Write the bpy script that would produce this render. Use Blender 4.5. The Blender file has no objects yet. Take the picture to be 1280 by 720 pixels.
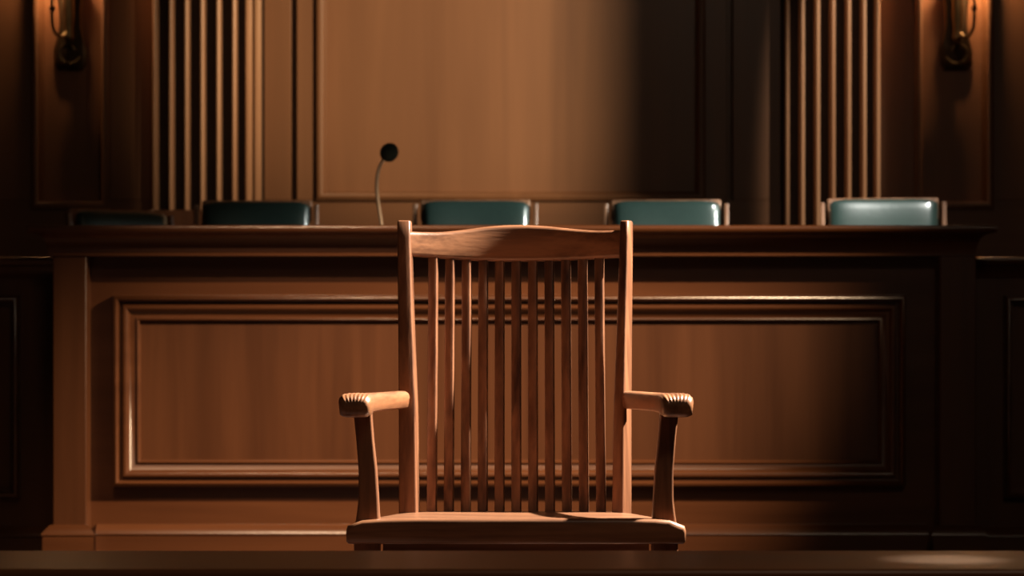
import bpy, bmesh, math, random
from mathutils import Vector, Matrix
random.seed(7)
SC = bpy.context.scene
COL = SC.collection
PI = math.pi

# ------------------------------------------------------------------ camera
cd = bpy.data.cameras.new('camera')
cam = bpy.data.objects.new('camera', cd)
COL.objects.link(cam)
HC = 0.724
cam.location = (0, 0, HC)
cam.rotation_euler = (PI / 2, 0, 0)
cd.sensor_width = 36
cd.lens = 3040 / 1280 * 36
cd.shift_y = 80 / 1280
cd.clip_start = 0.05
cd.dof.use_dof = True
cd.dof.focus_distance = 4.15
cd.dof.aperture_fstop = 7.6
SC.camera = cam

# ------------------------------------------------------------------ world, exposure
SC.view_settings.view_transform = 'Standard'
SC.view_settings.look = 'None'
SC.view_settings.gamma = 1
SC.view_settings.use_curve_mapping = False
SC.view_settings.exposure = 0.0
W = bpy.data.worlds.new('world')
SC.world = W
W.use_nodes = True
W.node_tree.nodes['Background'].inputs[0].default_value = (1.0, 0.72, 0.5, 1)
W.node_tree.nodes['Background'].inputs[1].default_value = 0.012

# ------------------------------------------------------------------ lights
def spot(name, loc, target, deg, power, color, blend=0.6, size=0.08):
    l = bpy.data.lights.new(name, 'SPOT')
    l.energy = power; l.color = color; l.spot_size = math.radians(deg)
    l.spot_blend = blend; l.shadow_soft_size = size
    o = bpy.data.objects.new(name, l); COL.objects.link(o)
    o.location = loc
    o.rotation_euler = (Vector(target) - Vector(loc)).to_track_quat('-Z', 'Y').to_euler()
    return o
def area(name, loc, target, sx, sy, power, color, spread=180):
    l = bpy.data.lights.new(name, 'AREA')
    l.shape = 'RECTANGLE'; l.size = sx; l.size_y = sy
    l.energy = power; l.color = color; l.spread = math.radians(spread)
    o = bpy.data.objects.new(name, l); COL.objects.link(o)
    o.location = loc
    o.rotation_euler = (Vector(target) - Vector(loc)).to_track_quat('-Z', 'Y').to_euler()
    return o
WARM = (1.0, 0.70, 0.42)
spot('bench_spotlight', (4.1, 4.75, 3.7), (-0.58, 7.6, 0.10), 23, 4100, WARM, 1.0, 0.05)
spot('bench_spotlight', (-0.9, 4.7, 3.2), (-0.40, 7.6, 0.22), 34, 230, (1.0, 0.66, 0.40), 1.0, 0.04)  # added wash for highlights along the horizontal mouldings
spot('chair_spotlight', (2.3, 4.78, 3.3), (0.0, 4.3, 0.62), 27, 4700, (1.0, 0.92, 0.78), 0.6, 0.05)
spot('wall_spotlight', (3.5, 5.5, 3.7), (0.12, 10.5, 2.32), 25, 2500, (1.0, 0.72, 0.43), 0.8, 0.10)
pl = spot('pilaster_fill_light', (2.75, 8.2, 3.3), (1.385, 10.42, 1.75), 36, 360, (1.0, 0.82, 0.62), 0.6, 0.04)  # added narrow beam to brighten the right pilaster slats
pl.scale = (0.23, 1, 1)
pl = spot('pilaster_fill_light', (0.5, 7.7, 3.7), (-1.29, 10.42, 1.75), 34, 260, (1.0, 0.76, 0.50), 0.6, 0.04)  # likewise added, lifts the left pilaster slats
pl.scale = (0.19, 1, 1)
spot('leather_glint_light', (3.3, 7.62, 2.3), (0.6, 8.8, 1.22), 16, 1500, (0.95, 1.0, 0.92), 0.5, 0.2)  # added for pale highlights at the right ends of the cushions
spot('leather_fill_light', (1.9, 7.6, 2.9), (1.22, 8.8, 1.22), 32, 700, (1.0, 1.0, 0.92), 0.9, 0.12)  # added to brighten the green chairs on the right
spot('rail_glint_light', (1.1, 3.3, 4.2), (0.545, 3.06, 0.46), 2.7, 900, (0.60, 0.85, 1.0), 1.0, 0.02)  # added tiny beam standing in for a reflection on the rail top
area('front_fill_light', (1.5, 0.5, 4.3), (0.2, 7.0, 0.8), 1.6, 1.0, 24, (1.0, 0.76, 0.54))  # added soft fill from the front, no actual ceiling fixture

# ------------------------------------------------------------------ materials
def nodes_of(name):
    m = bpy.data.materials.new(name); m.use_nodes = True
    nt = m.node_tree
    return m, nt, nt.nodes['Principled BSDF']
def wood(name, dark, light, rough=0.35, axis='Z', scale=1.0, coat=0.25, grain=1.0, bump=0.15):
    m, nt, b = nodes_of(name)
    tc = nt.nodes.new('ShaderNodeTexCoord')
    mp = nt.nodes.new('ShaderNodeMapping')
    s = {'X': (1.2, 22, 22), 'Y': (22, 1.2, 22), 'Z': (22, 22, 1.2)}[axis]
    mp.inputs['Scale'].default_value = [v * scale for v in s]
    n1 = nt.nodes.new('ShaderNodeTexNoise'); n1.inputs['Scale'].default_value = 1.0
    n1.inputs['Detail'].default_value = 6; n1.inputs['Distortion'].default_value = 0.6
    n2 = nt.nodes.new('ShaderNodeTexNoise'); n2.inputs['Scale'].default_value = 5.0
    n2.inputs['Detail'].default_value = 4
    mix = nt.nodes.new('ShaderNodeMath'); mix.operation = 'MULTIPLY_ADD'
    mix.inputs[1].default_value = 0.35 * grain
    r = nt.nodes.new('ShaderNodeValToRGB')
    r.color_ramp.elements[0].position = 0.42; r.color_ramp.elements[0].color = (*dark, 1)
    r.color_ramp.elements[1].position = 0.86; r.color_ramp.elements[1].color = (*light, 1)
    L = nt.links
    L.new(tc.outputs['Object'], mp.inputs[0])
    L.new(mp.outputs[0], n1.inputs['Vector']); L.new(mp.outputs[0], n2.inputs['Vector'])
    L.new(n2.outputs[0], mix.inputs[0]); L.new(n1.outputs[0], mix.inputs[2])
    L.new(mix.outputs[0], r.inputs[0]); L.new(r.outputs[0], b.inputs['Base Color'])
    rr = nt.nodes.new('ShaderNodeMapRange')
    rr.inputs['To Min'].default_value = rough - 0.06; rr.inputs['To Max'].default_value = rough + 0.08
    L.new(n1.outputs[0], rr.inputs[0]); L.new(rr.outputs[0], b.inputs['Roughness'])
    bp = nt.nodes.new('ShaderNodeBump'); bp.inputs['Strength'].default_value = bump
    bp.inputs['Distance'].default_value = 0.002
    L.new(n2.outputs[0], bp.inputs['Height']); L.new(bp.outputs[0], b.inputs['Normal'])
    b.inputs['Coat Weight'].default_value = coat; b.inputs['Coat Roughness'].default_value = 0.25
    return m
def plain(name, color, rough=0.5, metal=0.0, noise=0.15, sheen=0.0, coat=0.0, nscale=30):
    m, nt, b = nodes_of(name)
    tc = nt.nodes.new('ShaderNodeTexCoord'); n = nt.nodes.new('ShaderNodeTexNoise')
    n.inputs['Scale'].default_value = nscale; n.inputs['Detail'].default_value = 5
    r = nt.nodes.new('ShaderNodeValToRGB')
    r.color_ramp.elements[0].color = (*[c * (1 - noise) for c in color], 1)
    r.color_ramp.elements[1].color = (*[min(1, c * (1 + noise)) for c in color], 1)
    nt.links.new(tc.outputs['Object'], n.inputs['Vector'])
    nt.links.new(n.outputs[0], r.inputs[0]); nt.links.new(r.outputs[0], b.inputs['Base Color'])
    bp = nt.nodes.new('ShaderNodeBump'); bp.inputs['Strength'].default_value = 0.12
    bp.inputs['Distance'].default_value = 0.002
    nt.links.new(n.outputs[0], bp.inputs['Height']); nt.links.new(bp.outputs[0], b.inputs['Normal'])
    b.inputs['Roughness'].default_value = rough; b.inputs['Metallic'].default_value = metal
    b.inputs['Coat Weight'].default_value = coat
    return m
M = {}
M['chair_v'] = wood('chair_wood_upright', (0.055, 0.018, 0.009), (0.27, 0.110, 0.052), 0.34, 'Z', 1.6, 0.5)
M['chair_h'] = wood('chair_wood_crosswise', (0.065, 0.022, 0.010), (0.31, 0.130, 0.060), 0.36, 'X', 1.6, 0.5)
M['chair_d'] = wood('chair_wood_lengthwise', (0.12, 0.042, 0.018), (0.34, 0.14, 0.06), 0.38, 'Y', 1.6, 0.3)
M['bench_v'] = wood('mahogany_upright', (0.072, 0.024, 0.0085), (0.118, 0.041, 0.014), 0.42, 'Z', 0.5, 0.2, 0.5, 0.03)
M['bench_h'] = wood('mahogany_crosswise', (0.080, 0.027, 0.010), (0.125, 0.044, 0.016), 0.30, 'X', 0.5, 1.0, 0.5, 0.02)
M['wall_v'] = wood('walnut_panelling', (0.17, 0.075, 0.034), (0.25, 0.115, 0.052), 0.45, 'Z', 0.25, 0.15, 0.4, 0.04)
M['wall_h'] = wood('walnut_rail', (0.17, 0.075, 0.034), (0.25, 0.115, 0.052), 0.45, 'X', 0.25, 0.15, 0.4, 0.04)
M['slat'] = wood('walnut_slat', (0.44, 0.23, 0.125), (0.62, 0.36, 0.21), 0.32, 'Z', 0.6, 0.5, 0.5, 0.05)
M['recess'] = wood('shade_toned_board', (0.010, 0.005, 0.003), (0.02, 0.010, 0.006), 0.7, 'Z', 0.4, 0.0)  # near-black colour paints in the shade between the slats
M['rail'] = wood('low_rail_wood', (0.20, 0.070, 0.026), (0.30, 0.11, 0.043), 0.42, 'X', 0.8, 0.2, 0.6, 0.05)
M['leather'] = plain('green_leather', (0.020, 0.036, 0.031), 0.32, 0, 0.2, coat=0.8, nscale=60)
M['seat_frame'] = wood('court_chair_wood', (0.13, 0.055, 0.028), (0.26, 0.12, 0.06), 0.4, 'Z', 1.2, 0.2)
M['bronze'] = plain('aged_brass', (0.13, 0.10, 0.06), 0.42, 1.0, 0.35, nscale=25)
M['dark_bronze'] = plain('dark_bronze', (0.09, 0.06, 0.035), 0.45, 0.9, 0.3, nscale=25)
M['neck'] = plain('pale_metal_gooseneck', (0.62, 0.50, 0.40), 0.35, 0.4, 0.05)
M['foam'] = plain('microphone_foam', (0.012, 0.026, 0.025), 0.85, 0, 0.5, nscale=400)
M['black'] = plain('black_plastic', (0.012, 0.012, 0.013), 0.45)
M['carpet'] = plain('dark_carpet', (0.05, 0.022, 0.014), 0.95, 0, 0.4, nscale=120)
M['plaster'] = plain('dim_ceiling_plaster', (0.16, 0.12, 0.09), 0.9, 0, 0.05)
def glow(name, color, s):
    m = bpy.data.materials.new(name); m.use_nodes = True
    nt = m.node_tree; nt.nodes.clear()
    e = nt.nodes.new('ShaderNodeEmission'); o = nt.nodes.new('ShaderNodeOutputMaterial')
    e.inputs[0].default_value = (*color, 1); e.inputs[1].default_value = s
    nt.links.new(e.outputs[0], o.inputs[0]); return m
M['bulb_bright'] = glow('lit_bulb', (1.0, 0.72, 0.42), 120)
M['bulb_dim'] = glow('dim_bulb', (1.0, 0.6, 0.3), 40)

# ------------------------------------------------------------------ mesh helpers
def link(name, bm, mat, parent=None, smooth=True, bevel=0.0, seg=2, angle=40):
    bmesh.ops.recalc_face_normals(bm, faces=bm.faces)
    me = bpy.data.meshes.new(name); bm.to_mesh(me); bm.free()
    o = bpy.data.objects.new(name, me); COL.objects.link(o)
    me.materials.append(mat)
    if bevel > 0:
        md = o.modifiers.new('bevel', 'BEVEL'); md.width = bevel; md.segments = seg
        md.limit_method = 'ANGLE'; md.angle_limit = math.radians(35)
        md.harden_normals = False
    if smooth:
        for p in me.polygons: p.use_smooth = True
        try: me.set_sharp_from_angle(angle=math.radians(angle))
        except Exception: pass
    if parent: o.parent = parent
    return o
def tag(o, label, cat, group=None):
    o['label'] = label; o['category'] = cat
    if group: o['group'] = group
    return o
def struct(o):
    o['kind'] = 'structure'; return o
def thing(name, label, cat, loc=(0, 0, 0), group=None):
    o = bpy.data.objects.new(name, None); COL.objects.link(o)
    o.location = loc; o.empty_display_size = 0.1
    return tag(o, label, cat, group)
def box(bm, x0, x1, y0, y1, z0, z1):
    v = [bm.verts.new(p) for p in ((x0,y0,z0),(x1,y0,z0),(x1,y1,z0),(x0,y1,z0),(x0,y0,z1),(x1,y0,z1),(x1,y1,z1),(x0,y1,z1))]
    for f in ((0,1,2,3),(4,5,6,7),(0,1,5,4),(1,2,6,5),(2,3,7,6),(3,0,4,7)):
        bm.faces.new([v[i] for i in f])
    return bm
def B(*a): return box(bmesh.new(), *a)
def rring(c, u, v, hu, hv, r, n=4):
    """rounded rectangle ring about c, half sizes hu along u, hv along v"""
    c, u, v = Vector(c), Vector(u), Vector(v)
    r = min(r, hu * .999, hv * .999)
    out = []
    for (su, sv, a0) in ((1, 1, 0), (-1, 1, PI/2), (-1, -1, PI), (1, -1, 3*PI/2)):
        for i in range(n + 1):
            a = a0 + PI/2 * i / n
            out.append(c + u*(su*(hu-r) + r*math.cos(a)) + v*(sv*(hv-r) + r*math.sin(a)))
    return out
def loft(bm, rings, cap=True):
    vs = [[bm.verts.new(p) for p in r] for r in rings]
    for a, b in zip(vs, vs[1:]):
        n = len(a)
        for i in range(n):
            bm.faces.new((a[i], a[(i+1) % n], b[(i+1) % n], b[i]))
    if cap:
        bm.faces.new(vs[0]); bm.faces.new(list(reversed(vs[-1])))
    return bm
def lathe(bm, prof, c=(0, 0, 0), n=24, mat=None):
    rings = []
    for (r, z) in prof:
        ring = [Vector((max(r, 1e-4)*math.cos(2*PI*i/n), max(r, 1e-4)*math.sin(2*PI*i/n), z)) for i in range(n)]
        if mat: ring = [mat @ p for p in ring]
        rings.append([p + Vector(c) for p in ring])
    return loft(bm, rings)
def tube(bm, pts, rad, n=12):
    pts = [Vector(p) for p in pts]
    if not hasattr(rad, '__len__'): rad = [rad]*len(pts)
    rings = []; ref = Vector((0.03, 1, 0.02)).normalized()
    for i, p in enumerate(pts):
        t = (pts[min(i+1, len(pts)-1)] - pts[max(i-1, 0)]).normalized()
        u = t.cross(ref)
        if u.length < 1e-3: u = t.cross(Vector((1, 0, 0)))
        u.normalize(); w = t.cross(u)
        rings.append([p + (u*math.cos(2*PI*k/n) + w*math.sin(2*PI*k/n))*rad[i] for k in range(n)])
    return loft(bm, rings)
def catmull(P, k=8):
    P = [Vector(p) for p in P]; P = [2*P[0]-P[1]] + P + [2*P[-1]-P[-2]]; out = []
    for i in range(1, len(P)-2):
        for j in range(k):
            t = j/k; a, b, c, d = P[i-1:i+3]
            out.append(0.5*((2*b)+(c-a)*t+(2*a-5*b+4*c-d)*t*t+(3*b-a-3*c+d)*t**3))
    out.append(P[-2]); return out
def frame_sweep(bm, x0, x1, z0, z1, yface, prof):
    """mitred moulding round a rectangle; prof = [(inset, proud)], wall faces -Y"""
    vs = []
    for (d, h) in prof:
        vs.append([bm.verts.new(p) for p in ((x0+d, yface-h, z0+d), (x1-d, yface-h, z0+d), (x1-d, yface-h, z1-d), (x0+d, yface-h, z1-d))])
    for a, b in zip(vs, vs[1:]):
        for i in range(4):
            bm.faces.new((a[i], a[(i+1) % 4], b[(i+1) % 4], b[i]))
    return bm
def xprofile(bm, x0, x1, prof, e=0.0, ret=0.0):
    """profile of (y,z) points run along X; each end mitred by 'out' so the profile returns: prof=[(y,z,out)]"""
    a = [bm.verts.new((x0-o, y, z)) for (y, z, o) in prof]
    b = [bm.verts.new((x1+o, y, z)) for (y, z, o) in prof]
    n = len(prof)
    for i in range(n):
        j = (i+1) % n
        bm.faces.new((a[i], b[i], b[j], a[j]))
    bm.faces.new(a); bm.faces.new(list(reversed(b)))
    return bm
def ogee(w, h, n=5):
    """small rounded bead: from (0,0) up to h and back over width w"""
    return [(w*(0.5-0.5*math.cos(PI*i/n)), h*math.sin(PI*i/n)) for i in range(n+1)]

# ================================================================== SETTING
struct(link('floor', B(-4.6, 4.6, -1.5, 10.8, -0.1, 0), M['carpet'], smooth=False))
struct(link('ceiling', B(-4.6, 4.6, -1.5, 10.8, 4.5, 4.6), M['plaster'], smooth=False))
struct(link('wall_left', B(-4.7, -4.6, -1.5, 10.8, 0, 4.5), M['bench_v'], smooth=False))
struct(link('wall_right', B(4.6, 4.7, -1.5, 10.8, 0, 4.5), M['bench_v'], smooth=False))
WY = 10.5
SW = 289.5                                            # pixels a metre on the back wall
def wx(px): return (px - 640) / SW
def wz(py): return HC + (440 - py) / SW
struct(link('platform', B(-4.6, 4.6, 7.95, WY, 0.0, 0.30), M['carpet'], smooth=False))
# back wall: field board with openings is built as stiles and rails over a recessed board
wall = struct(link('wall_back', B(-4.6, 4.6, WY+0.06, WY+0.16, 0, 4.5), M['wall_v'], smooth=False))
PT = 4.0                                              # top of the tall panels
def stile(x0, x1, z0=0.3, z1=4.5, m='wall_v', name='trim_1', y0=WY, bev=0.003):
    return struct(link(name, B(x0, x1, y0, WY+0.06, z0, z1), M[m], bevel=bev))
zb = wz(250)
# rails across the foot and head of the panels
struct(link('trim_1', B(-4.6, 4.6, WY, WY+0.06, 0.3, zb), M['wall_h'], smooth=False))
struct(link('trim_2', B(-4.6, 4.6, WY, WY+0.06, PT, 4.5), M['wall_h'], smooth=False))
n = 3
for (a, b) in ((wx(371), wx(397)), (wx(330), wx(364)), (wx(880), wx(909)), (wx(916), wx(976)),
               (wx(137), wx(194)), (wx(1097), wx(1143)), (wx(-10), wx(40)), (wx(1242), wx(1290))):
    stile(a, b, zb, PT, name='trim_%d' % n); n += 1
stile(-4.6, wx(-16), zb, PT, name='trim_%d' % n); n += 1
stile(wx(1296), 4.6, zb, PT, name='trim_%d' % n); n += 1
PM = [(0, 0), (0.0, 0.016)] + [(0.002+d, 0.016+h) for d, h in ogee(0.030, 0.010)] + [(0.034, 0.002), (0.038, -0.045), (0.042, -0.0595)]
for (a, b, c) in ((wx(395), wx(882), wz(251)), (wx(40), wx(137), wz(262)), (wx(1143), wx(1242), wz(262))):
    bm = frame_sweep(bmesh.new(), a, b, c, PT+0.02, WY, PM)
    struct(link('trim_%d' % n, bm, M['wall_v'])); n += 1
# reeded pilasters: backboard coloured as groove shade between proud rounded slats
def pilaster(xs, x0, x1, zlow, extra=()):
    global n
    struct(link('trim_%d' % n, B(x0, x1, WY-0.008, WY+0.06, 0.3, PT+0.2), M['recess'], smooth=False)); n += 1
    hw = 0.0085
    for x in xs:
        bm = bmesh.new()
        P = [(-hw, 0), (-hw, -0.075)] + [(-hw*math.cos(PI*i/6), -0.075-0.010*math.sin(PI*i/6)) for i in range(1, 6)] + [(hw, -0.075), (hw, 0)]
        loft(bm, [[Vector((x+p[0], WY-0.008+p[1], z)) for p in P] for z in (zlow, PT+0.1)])
        struct(link('trim_%d' % n, bm, M['slat'])); n += 1
    for (a, b) in extra:
        struct(link('trim_%d' % n, B(a, b, WY-0.075, WY-0.008, zlow, PT+0.1), M['slat'], bevel=0.008)); n += 1
pilaster([wx(p) for p in (197, 217, 236.5, 256, 276, 295.5)], wx(192), wx(329), wz(264), ((wx(309), wx(317.5)), (wx(319.5), wx(328))))
pilaster([wx(p) for p in (981.5, 1000.5, 1019.5, 1038.5, 1058, 1077, 1094)], wx(976), wx(1098), wz(300), ())
# pilaster plinths behind the chairs
struct(link('trim_%d' % n, B(wx(190), wx(331), WY-0.095, WY, 0.3, wz(264)), M['bench_v'], bevel=0.004)); n += 1
struct(link('trim_%d' % n, B(wx(974), wx(1100), WY-0.095, WY, 0.3, wz(300)), M['bench_v'], bevel=0.004)); n += 1
# two square columns added out of view; the right one shades the wall panel
for s in (1, -1):
    bm = B(s*2.70-0.14, s*2.70+0.10, 6.98, 7.18, 0.2, 4.5); box(bm, s*2.70-0.17, s*2.70+0.13, 6.95, 7.21, 0, 0.2)
    struct(link('trim_%d' % n, bm, M['bench_v'], bevel=0.006)); n += 1

# ================================================================== JUDGES' BENCH
BY = 7.60; S = 400.0
def bx_(px, y=BY): return (px-640)*y/3040
def bz_(py, y=BY): return HC + (440-py)*y/3040
bench = thing('judges_bench', 'long dark mahogany bench front with one wide raised panel, behind the armchair', 'bench', (0, BY, 0))
def P(o, parent):                                      # parent while keeping world placement
    o.parent = parent; o.matrix_parent_inverse = Matrix.Translation(parent.location).inverted(); return o
FY = 7.68                                             # face of the recessed front
P(link('body', B(-1.34, 1.345, FY, FY+0.05, 0, 1.06), M['bench_h'], smooth=False), bench)
for a in (-1.44, 1.395):
    P(link('side_panel', B(a, a+.05, FY, 8.30, 0, 1.06), M['bench_v'], smooth=False), bench)
for (a, b) in ((-1.435, -1.33), (1.338, 1.45)):
    P(link('corner_post', B(a, b, BY, FY+0.04, 0, 1.035), M['bench_v'], bevel=0.003), bench)
# top slab with rounded nose and cove below
zt = bz_(283)
nose = [(BY-0.075, zt-0.019, 0.05), (BY-0.079, zt-0.012, 0.054), (BY-0.078, zt-0.004, 0.053), (BY-0.072, zt, 0.048), (8.36, zt, 0.048), (8.36, zt-0.022, 0.048), (BY-0.070, zt-0.022, 0.046)]
P(link('desktop', xprofile(bmesh.new(), -1.45, 1.45, nose), M['bench_h'], angle=60), bench)
cov = []
for i in range(7):
    t = i/6*PI/2
    cov.append((BY-0.062+0.056*math.sin(t), zt-0.022-0.062*(1-math.cos(t)), 0.038-0.036*math.sin(t)))
cor = [(FY+0.02, zt-0.022, 0.0)] + cov + [(BY-0.006, zt-0.092, 0.002), (FY+0.02, zt-0.092, 0.0)]
P(link('cornice', xprofile(bmesh.new(), -1.447, 1.447, cor), M['bench_h'], angle=60), bench)
# big panel moulding
X0, X1, Z0, Z1 = bx_(143, FY), bx_(1130, FY), bz_(608, FY), bz_(369, FY)
prof = [(0, 0), (0, 0.012), (0.002, 0.022), (0.007, 0.030), (0.013, 0.031), (0.018, 0.026), (0.020, 0.018), (0.021, 0.003), (0.029, 0.003)]
prof += [(0.030, 0.012), (0.034, 0.019), (0.040, 0.020), (0.046, 0.015), (0.050, 0.006), (0.054, 0.000), (0.072, -0.004), (0.073, 0.001), (0.077, 0.003), (0.081, 0.000), (0.082, -0.010), (0.085, -0.014)]
mould = P(link('panel_moulding', frame_sweep(bmesh.new(), X0, X1, Z0, Z1, FY, [(0, 0)]+[(d, h+0.016) for d, h in prof[1:]]), M['bench_h'], angle=50), bench)
P(link('panel_field', B(X0+0.08, X1-0.08, FY-0.003, FY+0.01, Z0+0.08, Z1-0.08), M['bench_v'], smooth=False), bench)
# base moulding (returns round the corner posts)
def base_run(bm, x0, x1, y, o0, o1, zt, proud=0.030):
    pr = [(y-proud, 0), (y-proud+0.003, zt-0.034), (y-proud-0.001, zt-0.031), (y-proud, zt-0.026), (y-0.010, zt-0.002), (y-0.006, zt), (y+0.02, zt), (y+0.02, 0)]
    out = [max(0.0, y-p[0]) for p in pr]
    a = [bm.verts.new((x0 - o*o0, p[0], p[1])) for p, o in zip(pr, out)]
    b = [bm.verts.new((x1 + o*o1, p[0], p[1])) for p, o in zip(pr, out)]
    m = len(pr)
    for i in range(m):
        bm.faces.new((a[i], b[i], b[(i+1) % m], a[(i+1) % m]))
    bm.faces.new(a); bm.faces.new(list(reversed(b)))
bm = bmesh.new()
base_run(bm, -1.31, 1.31, FY, 0, 0, bz_(655, FY))
base_run(bm, -1.435, -1.33, BY, 1, 1, bz_(656))
base_run(bm, 1.338, 1.45, BY, 1, 1, bz_(656))
P(link('base_moulding', bm, M['bench_h'], angle=50), bench)

# ================================================================== LOW PARTITIONS beside the bench
def partition(side, label):
    QY = 7.80
    s = -1 if side == 'left' else 1
    o = thing('panelled_partition', label, 'partition', (s*2.6, QY, 0), 'panelled partitions beside the bench')
    def span(a, b): return (min(s*a, s*b), max(s*a, s*b))
    a, b = span(1.455, 4.55)
    zt = bz_(322, QY)
    P(link('body', B(a, b, QY, QY+0.12, 0, zt-0.03), M['bench_v'], smooth=False), o)
    pr = [(QY-0.05, zt-0.010, 0), (QY-0.048, zt-0.002, 0), (QY-0.042, zt, 0), (QY+0.15, zt, 0), (QY+0.15, zt-0.02, 0), (QY-0.04, zt-0.024, 0)]
    P(link('top_cap', xprofile(bmesh.new(), a, b, pr), M['bench_h']), o)
    P(link('cap_moulding', xprofile(bmesh.new(), a, b, [(QY-0.034, zt-0.024, 0), (QY+0.02, zt-0.024, 0), (QY+0.02, zt-0.065, 0), (QY-0.006, zt-0.065, 0), (QY-0.010, zt-0.045, 0)]), M['bench_h']), o)
    a2, b2 = span(1.575, 2.95)
    z0, z1 = bz_(622, QY), bz_(370, QY)
    P(link('panel_moulding', frame_sweep(bmesh.new(), a2, b2, z0, z1, QY, [(0, 0)]+[(d, h+0.012) for d, h in prof[1:9]]+[(0.03, -0.01)]), M['bench_h'], angle=50), o)
    a3, b3 = span(3.05, 4.4)
    P(link('panel_moulding', frame_sweep(bmesh.new(), a3, b3, z0, z1, QY, [(0, 0)]+[(d, h+0.012) for d, h in prof[1:9]]+[(0.03, -0.01)]), M['bench_h'], angle=50), o)
    bm = bmesh.new(); base_run(bm, a, b, QY, 0, 0, bz_(658, QY)); P(link('base_moulding', bm, M['bench_h'], angle=50), o)
partition('left', 'low dark panelled partition continuing left from the bench')
partition('right', 'low dark panelled partition continuing right from the bench')

# ================================================================== FOREGROUND RAIL
rail = thing('wooden_rail', 'low brown wooden rail crossing the foreground in front of the armchair', 'rail', (0, 3.06, 0))
P(link('top_cap', B(-1.7, 1.7, 2.92, 3.20, 0.428, 0.463), M['rail'], bevel=0.006, seg=3), rail)
P(link('front_board', B(-1.68, 1.68, 2.975, 3.0, 0.04, 0.429), M['bench_h'], bevel=0.002), rail)
P(link('base_board', B(-1.68, 1.68, 2.955, 3.03, 0, 0.09), M['bench_h'], bevel=0.004), rail)
for x in (-1.62, -0.81, 0.0, 0.81, 1.62):
    P(link('post', B(x-0.035, x+0.035, 3.0, 3.09, 0, 0.429), M['bench_v'], bevel=0.004), rail)

# ================================================================== ARMCHAIR
CX = 0.0066
chair = thing('wooden_armchair', 'empty brown wooden armchair with tall slatted back facing the camera', 'chair', (CX, 4.25, 0))
U, V, Z = Vector((1, 0, 0)), Vector((0, 1, 0)), Vector((0, 0, 1))
def lerp(a, b, t): return a + (b-a)*t
def interp(tab, t):
    for (a, b) in zip(tab, tab[1:]):
        if t <= b[0]:
            k = (t-a[0])/(b[0]-a[0]); return [lerp(p, q, k) for p, q in zip(a[1:], b[1:])]
    return list(tab[-1][1:])
YT, YB = 4.535, 4.455                                 # back plane at crest and at seat
def backy(z): return lerp(YB, YT, (z-0.43)/0.53)
# rear posts run down to the floor as back legs
for s in (-1, 1):
    yaw = math.radians(-26) if s > 0 else math.radians(-7)
    u = Vector((math.cos(yaw), math.sin(yaw), 0)); v = Vector((-math.sin(yaw), math.cos(yaw), 0))
    # z, x centre, y, half width, half depth
    tab = [(0.0, 0.196, 4.545, .015, .017), (0.2, 0.194, 4.49, .017, .020), (0.40, 0.1940, 4.452, .0178, .021),
           (0.62, 0.197, 4.478, .0165, .019), (0.80, 0.2025, 4.508, .0140, .016), (0.94, 0.2065, 4.533, .0130, .0135), (0.9665, 0.207, 4.538, .0125, .013)]
    rings = []
    for i in range(33):
        z = 0.9665*i/32
        x, y, hw, hd = interp(tab, z)
        k = 0.66 if s > 0 else 0.95
        rings.append(rring((CX+s*x, y, z), u, v, hw*k, hd, 0.0035, 3))
    x, y, hw, hd = interp(tab, 0.9665); hw *= k
    rings.append(rring((CX+s*x, y, 0.969), u, v, hw-0.002, hd-0.002, 0.003, 3))
    P(link('back_post', loft(bmesh.new(), rings), M['chair_v'], angle=50), chair)
# crest rail, bowed back in the middle, with a shallow wave along the top
topz = [(-.20, .9490), (-.165, .9475), (-.13, .9490), (-.09, .9550), (-.05, .9610), (0.0, .9645), (.05, .9620), (.09, .9575), (.13, .9525), (.165, .9500), (.20, .9515)]
botz = [(-.20, .9030), (-.16, .9005), (-.10, .8965), (0.0, .8940), (.10, .8960), (.20, .9000)]
def smooth_tab(tab, x):
    h = 0.014
    return sum(interp([(a, b) for a, b in tab], max(-.2, min(.2, x+d)))[0] for d in (-2*h, -h, 0, h, 2*h))/5
def bow(x): return 0.055*(1-(x/0.2)**2)
rings = []
for i in range(49):
    x = -.198 + .396*i/48
    zt_, zb_ = smooth_tab(topz, x), smooth_tab(botz, x)
    rings.append(rring((CX+x, YT+0.001+bow(x), (zt_+zb_)/2), V, Z, 0.0125, (zt_-zb_)/2, 0.008, 5))
P(link('crest_rail', loft(bmesh.new(), rings), M['chair_h'], angle=50), chair)
# seat: broad crowned board with rounded front edge
rings = []
for (y, ins, drop) in ((3.996, .005, .010), (3.9965, .003, .005), (3.999, .001, .0016), (4.003, 0, .0002), (4.02, 0, 0), (4.1, 0, 0), (4.2, 0, 0), (4.3, 0, 0), (4.4, 0, 0), (4.47, 0, 0), (4.492, 0, 0), (4.498, .004, .004)):
    t = (y-4.0)/0.49
    hw = lerp(.2775, .228, t) - ins
    top = lerp(.4505, .4300, t) - drop
    bot = .408 + min(drop, .006)*0.6
    ring = []
    for i in range(25):
        q = -1 + 2*i/24
        crown = -0.0065*abs(q)**8 - 0.004*math.cos(q*PI/2)**2*math.sin(min(1, max(0, t))*PI)
        e = 0.006*(abs(q)**40)
        ring.append(Vector((CX+q*hw*(1-0.0), y, top+crown-e)))
    ring.append(Vector((CX+hw+.0025, y, (top+bot)/2)))
    ring.append(Vector((CX+hw+.002, y, bot+.004)))
    ring.append(Vector((CX+hw-.002, y, bot)))
    ring.append(Vector((CX-hw+.002, y, bot)))
    ring.append(Vector((CX-hw-.002, y, bot+.004)))
    ring.append(Vector((CX-hw-.0025, y, (top+bot)/2)))
    rings.append(ring)
P(link('seat', loft(bmesh.new(), rings), M['chair_h'], angle=55), chair)
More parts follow.
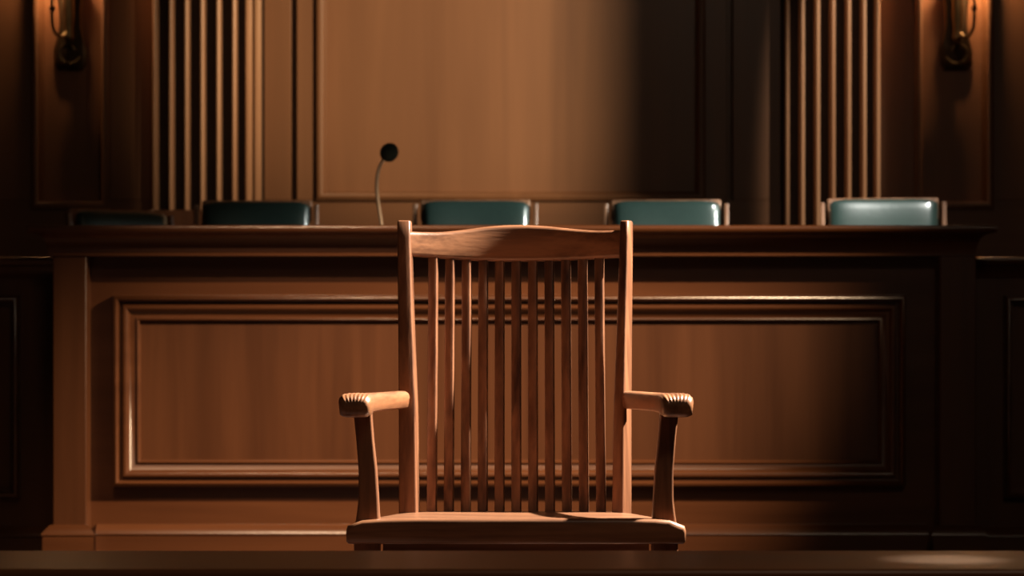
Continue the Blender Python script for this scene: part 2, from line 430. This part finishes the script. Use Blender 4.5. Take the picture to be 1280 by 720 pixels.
# eleven back slats
for k in range(11):
    x = -0.1555 + 0.0311*k + 0.0016
    rings = []
    for i in range(13):
        t = i/12; z = lerp(.424, .905, t)
        y = backy(z) + bow(x)*lerp(0.75, 1, t) + 0.012*t
        nx = math.radians(9)
        u = Vector((math.cos(nx), -math.sin(nx), 0)); v = Vector((math.sin(nx), math.cos(nx), 0))
        rings.append(rring((CX+x, y, z), u, v, 0.0084, 0.0090, 0.002, 3))
    P(link('back_slat', loft(bmesh.new(), rings), M['chair_v'], angle=50), chair)
# arms with carved knuckle ends
for s in (-1, 1):
    rings = []
    st = [  # y, centre x, half width, top z, bottom z
        (3.944, .262, .0190, .6440, .6290), (3.946, .262, .0225, .6485, .6235), (3.950, .262, .0250, .6520, .6200), (3.957, .262, .0268, .6545, .6180), (3.968, .262, .0275, .6562, .6175),
        (3.990, .2615, .0275, .6570, .6180), (4.015, .2605, .0262, .6568, .6190), (4.035, .2585, .0230, .6560, .6200), (4.055, .256, .0200, .6555, .6215),
        (4.15, .2455, .0180, .6545, .6225), (4.28, .231, .0175, .6535, .6215), (4.40, .218, .0170, .6530, .6205), (4.468, .2105, .0168, .6525, .6200)]
    for (y, cx, hw, zt_, zb_) in st:
        ring = []
        knuck = 1.0 if y < 4.02 else (0.4 if y < 4.05 else 0)
        hz = (zt_-zb_)/2; r = min(0.010, hw*.8, hz*.9)
        top = []
        N = 36
        for i in range(N+1):                          # across the top, with shallow flutes on the knuckle
            q = -1 + 2*i/N
            x = q*hw
            d = abs(x)-(hw-r)
            dz = 0 if d < 0 else r-math.sqrt(max(0, r*r-d*d))
            flute = -0.0018*knuck*(0.5-0.5*math.cos(q*PI*8))*(1-abs(q)**8)
            top.append(Vector((CX+s*cx+x, y, zt_-dz+flute-0.002*q*q)))
        bot = []
        for i in range(9):
            q = 1 - 2*i/8
            x = q*(hw-0.002)
            bot.append(Vector((CX+s*cx+x, y, zb_+0.004*abs(q)**6)))
        rings.append(top+bot)
    P(link('arm', loft(bmesh.new(), rings), M['chair_d'], angle=60), chair)
    # arm support standing on the seat corner: gentle S curve and flared foot
    tab = [(.434, .2455, .0215, .020), (.450, .2450, .0190, .018), (.480, .2440, .0165, .0165), (.53, .2455, .0150, .0155), (.58, .2500, .0145, .015), (.62, .2535, .0150, .016)]
    rings = []
    for i in range(19):
        z = lerp(.436, .624, i/18); x, hw, hd = interp(tab, z)
        rings.append(rring((CX+s*x, 4.035, z), U, V, hw, hd, 0.0045, 3))
    P(link('arm_support', loft(bmesh.new(), rings), M['chair_v'], angle=50), chair)
    # front leg below the seat
    rings = []
    for i in range(9):
        z = 0.4095*i/8; hw = lerp(.015, .0215, i/8)
        rings.append(rring((CX+s*.2465, 4.038, z), U, V, hw, hw, 0.004, 3))
    P(link('front_leg', loft(bmesh.new(), rings), M['chair_v'], angle=50), chair)
    P(link('side_stretcher', loft(bmesh.new(), [rring((CX+s*lerp(.245, .196, t), lerp(4.045, 4.50, t), 0.16), U, Z, .009, .013, .004, 3) for t in (0, 1)]), M['chair_d'], angle=50), chair)
P(link('front_apron', B(CX-.226, CX+.226, 4.13, 4.148, .350, .4095), M['chair_h'], bevel=.002), chair)
P(link('rear_apron', B(CX-.182, CX+.182, 4.455, 4.473, .350, .4095), M['chair_h'], bevel=.002), chair)
P(link('cross_stretcher', B(CX-.218, CX+.218, 4.26, 4.28, .150, .172), M['chair_h'], bevel=.003), chair)

# ================================================================== GREEN LEATHER COURT CHAIRS
CHY = 8.9; GS = 3040/CHY
def make_court_chair(label, wood_w=0.41):
    o = thing('leather_chair', label, 'chair', (0, 0, 0), 'green leather chairs behind the bench')
    w = wood_w/2
    # local: faces -Y, base at z=0, top of back about 0.98
    def cushion(hw, hh, d, zc, y):
        bm = bmesh.new(); NX, NZ = 24, 12
        rings = []
        for i in range(NX+1):
            q = -1+2*i/NX
            # superellipse depth profile across the width
            e = (1-abs(q)**4.5)**(1/2.2) if abs(q) < 1 else 0
            e = max(e, 0.03)
            hz = hh*(0.90+0.10*e)
            yb = y - 0.016*q*q                      # slight wrap toward the sitter
            ring = []
            for k in range(20):
                a = 2*PI*k/20
                cz, cy = math.cos(a), math.sin(a)
                pz = math.copysign(abs(cz)**0.45, cz)*hz
                py = math.copysign(abs(cy)**0.6, cy)*d*e
                ring.append(Vector((q*hw, yb+py, zc+pz)))
            rings.append(ring)
        return loft(bm, rings)
    lean = Matrix.Rotation(math.radians(-9), 4, 'X')
    bm = cushion(w-0.004, 0.215, 0.032, 0.0, 0.0)
    bmesh.ops.transform(bm, matrix=Matrix.Translation((0, 0.235, 0.765)) @ lean, verts=bm.verts)
    link('back_cushion', bm, M['leather'], o, angle=70)
    bm = B(-w-0.002, w+0.002, 0.0, 0.018, 0.14, 0.222)
    bmesh.ops.transform(bm, matrix=Matrix.Translation((0, 0.262, 0.765)) @ lean, verts=bm.verts)
    link('top_rail', bm, M['seat_frame'], o, bevel=.006)
    for s in (-1, 1):
        rings = [rring((s*(w+.021), y, z), U, V, .0085, .017, .004, 3) for (y, z) in ((0.285, 0), (0.235, .25), (0.20, .46), (0.235, .70), (0.272, .958), (0.273, .965))]
        link('back_leg', loft(bmesh.new(), rings), M['seat_frame'], o, angle=50)
        rings = [rring((s*(w+.012), -0.23, z), U, V, h, h, .004, 3) for (h, z) in ((.014, 0), (.020, .44))]
        link('front_leg', loft(bmesh.new(), rings), M['seat_frame'], o, angle=50)
        rings = [rring((s*(w+.020), y, z), U, Z, .018, .013, .006, 3) for (y, z) in ((-0.27, .655), (-0.1, .665), (0.09, .66), (0.22, .65))]
        link('armrest', loft(bmesh.new(), rings), M['seat_frame'], o, angle=50)
        rings = [rring((s*(w+.016), -0.21, z), U, V, .013, .013, .004, 3) for z in (.43, .645)]
        link('arm_support', loft(bmesh.new(), rings), M['seat_frame'], o, angle=50)
    bm = cushion(w+.012, 0.235, 0.04, 0.0, 0.0)
    bmesh.ops.transform(bm, matrix=Matrix.Translation((0, -0.02, 0.47)) @ Matrix.Rotation(PI/2, 4, 'X'), verts=bm.verts)
    link('seat_cushion', bm, M['leather'], o, angle=70)
    link('seat_rail', B(-w-.012, w+.012, -.235, .19, .385, .435), M['seat_frame'], o, bevel=.004)
    return o
def dup(root, label):
    r = root.copy(); COL.objects.link(r); r['label'] = label
    for ch in list(root.children):
        c = ch.copy(); COL.objects.link(c); c.parent = r
    return r
court = make_court_chair('green leather chair with tall back directly behind the armchair crest rail')
def gx(px): return (px-640)/ (3040/9.13)
spots = [  # centre px, yaw deg, dz, label
    (594, 0, 0, None),
    (320, 0, -0.003, 'dark green leather chair between the left pilaster and the microphone'),
    (158, 35, 0, 'almost black green leather chair at the left end of the row'),
    (828, -3, 0, 'green leather chair just right of the armchair, before the dark wall stile'),
    (1095, -6, 0.006, 'pale gleaming green leather chair at the right end of the row')]
for i, (px, yaw, dz, lab) in enumerate(spots):
    o = court if i == 0 else dup(court, lab)
    o.location = (gx(px), 8.87, 0.315+dz) if i != 2 else (-1.427, 9.60, 0.315)
    o.rotation_euler = (0, 0, math.radians(yaw))
    
# ================================================================== MICROPHONE
MY = 8.0
def mx(px): return (px-640)*MY/3040
def mz(py): return HC + (440-py)*MY/3040
mic = thing('gooseneck_microphone', 'gooseneck microphone with round dark foam head on the bench top', 'microphone', (mx(476), MY, zt))
lathe_p = [(.0, 0), (.045, 0), (.048, .004), (.045, .010), (.014, .013), (.010, .020), (.0, .021)]
P(link('base', lathe(bmesh.new(), lathe_p, (mx(477), MY, zt)), M['black']), mic)
path = catmull([(mx(477.5), MY, zt+.015), (mx(474), MY, mz(262)), (mx(471.2), MY, mz(240)), (mx(471.5), MY, mz(222)), (mx(475), MY, mz(207)), (mx(482), MY, mz(197))], 8)
P(link('gooseneck', tube(bmesh.new(), path, [lerp(.0065, .0058, i/(len(path)-1)) for i in range(len(path))]), M['neck'], angle=60), mic)
P(link('mic_collar', tube(bmesh.new(), [(mx(480.5), MY, mz(199)), (mx(483), MY, mz(195.5))], .0095), M['neck']), mic)
bm = bmesh.new(); bmesh.ops.create_icosphere(bm, subdivisions=4, radius=.0305)
for v_ in bm.verts: v_.co += v_.co.normalized()*random.uniform(-.0005, .0005)
rot = Matrix.Rotation(math.radians(35), 4, 'Y')
bmesh.ops.transform(bm, matrix=Matrix.Translation((mx(486.5), MY, mz(190.5))) @ rot @ Matrix.Diagonal((.98, 1, 1.05, 1)), verts=bm.verts)
P(link('foam_windscreen', bm, M['foam'], angle=80), mic)

# ================================================================== WALL LAMPS
def sconce(px, label, bulb, power, flip):
    x = wx(px); y = WY+0.055; z = 1.96
    o = thing('wall_lamp', label, 'wall lamp', (x, y, z), 'brass wall lamps on the side panels')
    # shield shaped backplate
    bm = bmesh.new(); rings = []
    pr = [(-.015, .050), (.01, .068), (.07, .072), (.13, .058), (.18, .048), (.26, .050), (.34, .062), (.40, .066), (.45, .040), (.47, .012)]
    pts = [Vector((w_, 0, z+h)) for h, w_ in pr] + [Vector((-w_, 0, z+h)) for h, w_ in reversed(pr)]
    for (d, k) in ((0, 1.0), (.014, 1.0), (.022, .86)):
        rings.append([Vector((x+p.x*k, y-d, z+.23+(p.z-z-.23)*(1 if k == 1 else .965))) for p in pts])
    P(link('backplate', loft(bm, rings), M['dark_bronze'], angle=40), o)
    # upright stem
    st = [(.010, .10), (.024, .12), (.020, .16), (.026, .22), (.024, .30), (.034, .36), (.020, .40), (.010, .42)]
    P(link('stem', lathe(bmesh.new(), [(r, h) for r, h in st], (x, y-.045, z)), M['bronze']), o)
    # scroll at the foot
    pts = []
    for i in range(33):
        a = math.radians(200 + 330*i/32)*1; r = .056 - .032*i/32
        pts.append((x+flip*(r*math.cos(a)), y-.055, z+.058+r*math.sin(a)))
    P(link('scroll', tube(bmesh.new(), pts, [lerp(.009, .006, i/32) for i in range(33)], 8), M['bronze']), o)
    # arm carrying the candle cup
    arm = catmull([(x, y-.04, z+.16), (x+flip*.03, y-.09, z+.12), (x+flip*.055, y-.13, z+.16), (x+flip*.055, y-.14, z+.28), (x+flip*.045, y-.14, z+.34)], 8)
    P(link('arm', tube(bmesh.new(), arm, .007, 8), M['bronze']), o)
    P(link('finial', lathe(bmesh.new(), [(0, -.016), (.010, -.010), (.014, 0), (.010, .010), (0, .016)], (x+flip*.055, y-.14, z+.235), 12), M['bronze']), o)
    cz = z+.34
    P(link('cup', lathe(bmesh.new(), [(.006, 0), (.030, .004), (.040, .022), (.034, .030), (.016, .034)], (x+flip*.045, y-.14, cz)), M['dark_bronze']), o)
    P(link('candle_sleeve', lathe(bmesh.new(), [(.013, 0), (.013, .075), (.009, .080)], (x+flip*.045, y-.14, cz+.03), 16), M['neck']), o)
    P(link('bulb', lathe(bmesh.new(), [(.004, 0), (.013, .012), (.016, .028), (.010, .048), (.002, .064)], (x+flip*.045, y-.14, cz+.11), 16), bulb), o)
    l = bpy.data.lights.new('lamp_light', 'POINT'); l.energy = power; l.color = (1.0, 0.55, 0.25); l.shadow_soft_size = .02
    lo = bpy.data.objects.new('lamp_light', l); COL.objects.link(lo); lo.location = (x+flip*.045, y-.11, cz+.12)
    P(lo, o)
sconce(1197, 'brass wall lamp lighting the right side panel', M['bulb_bright'], 16, 1)
sconce(86, 'dark brass wall lamp with a small glint on the left side panel', M['bulb_dim'], 10, -1)
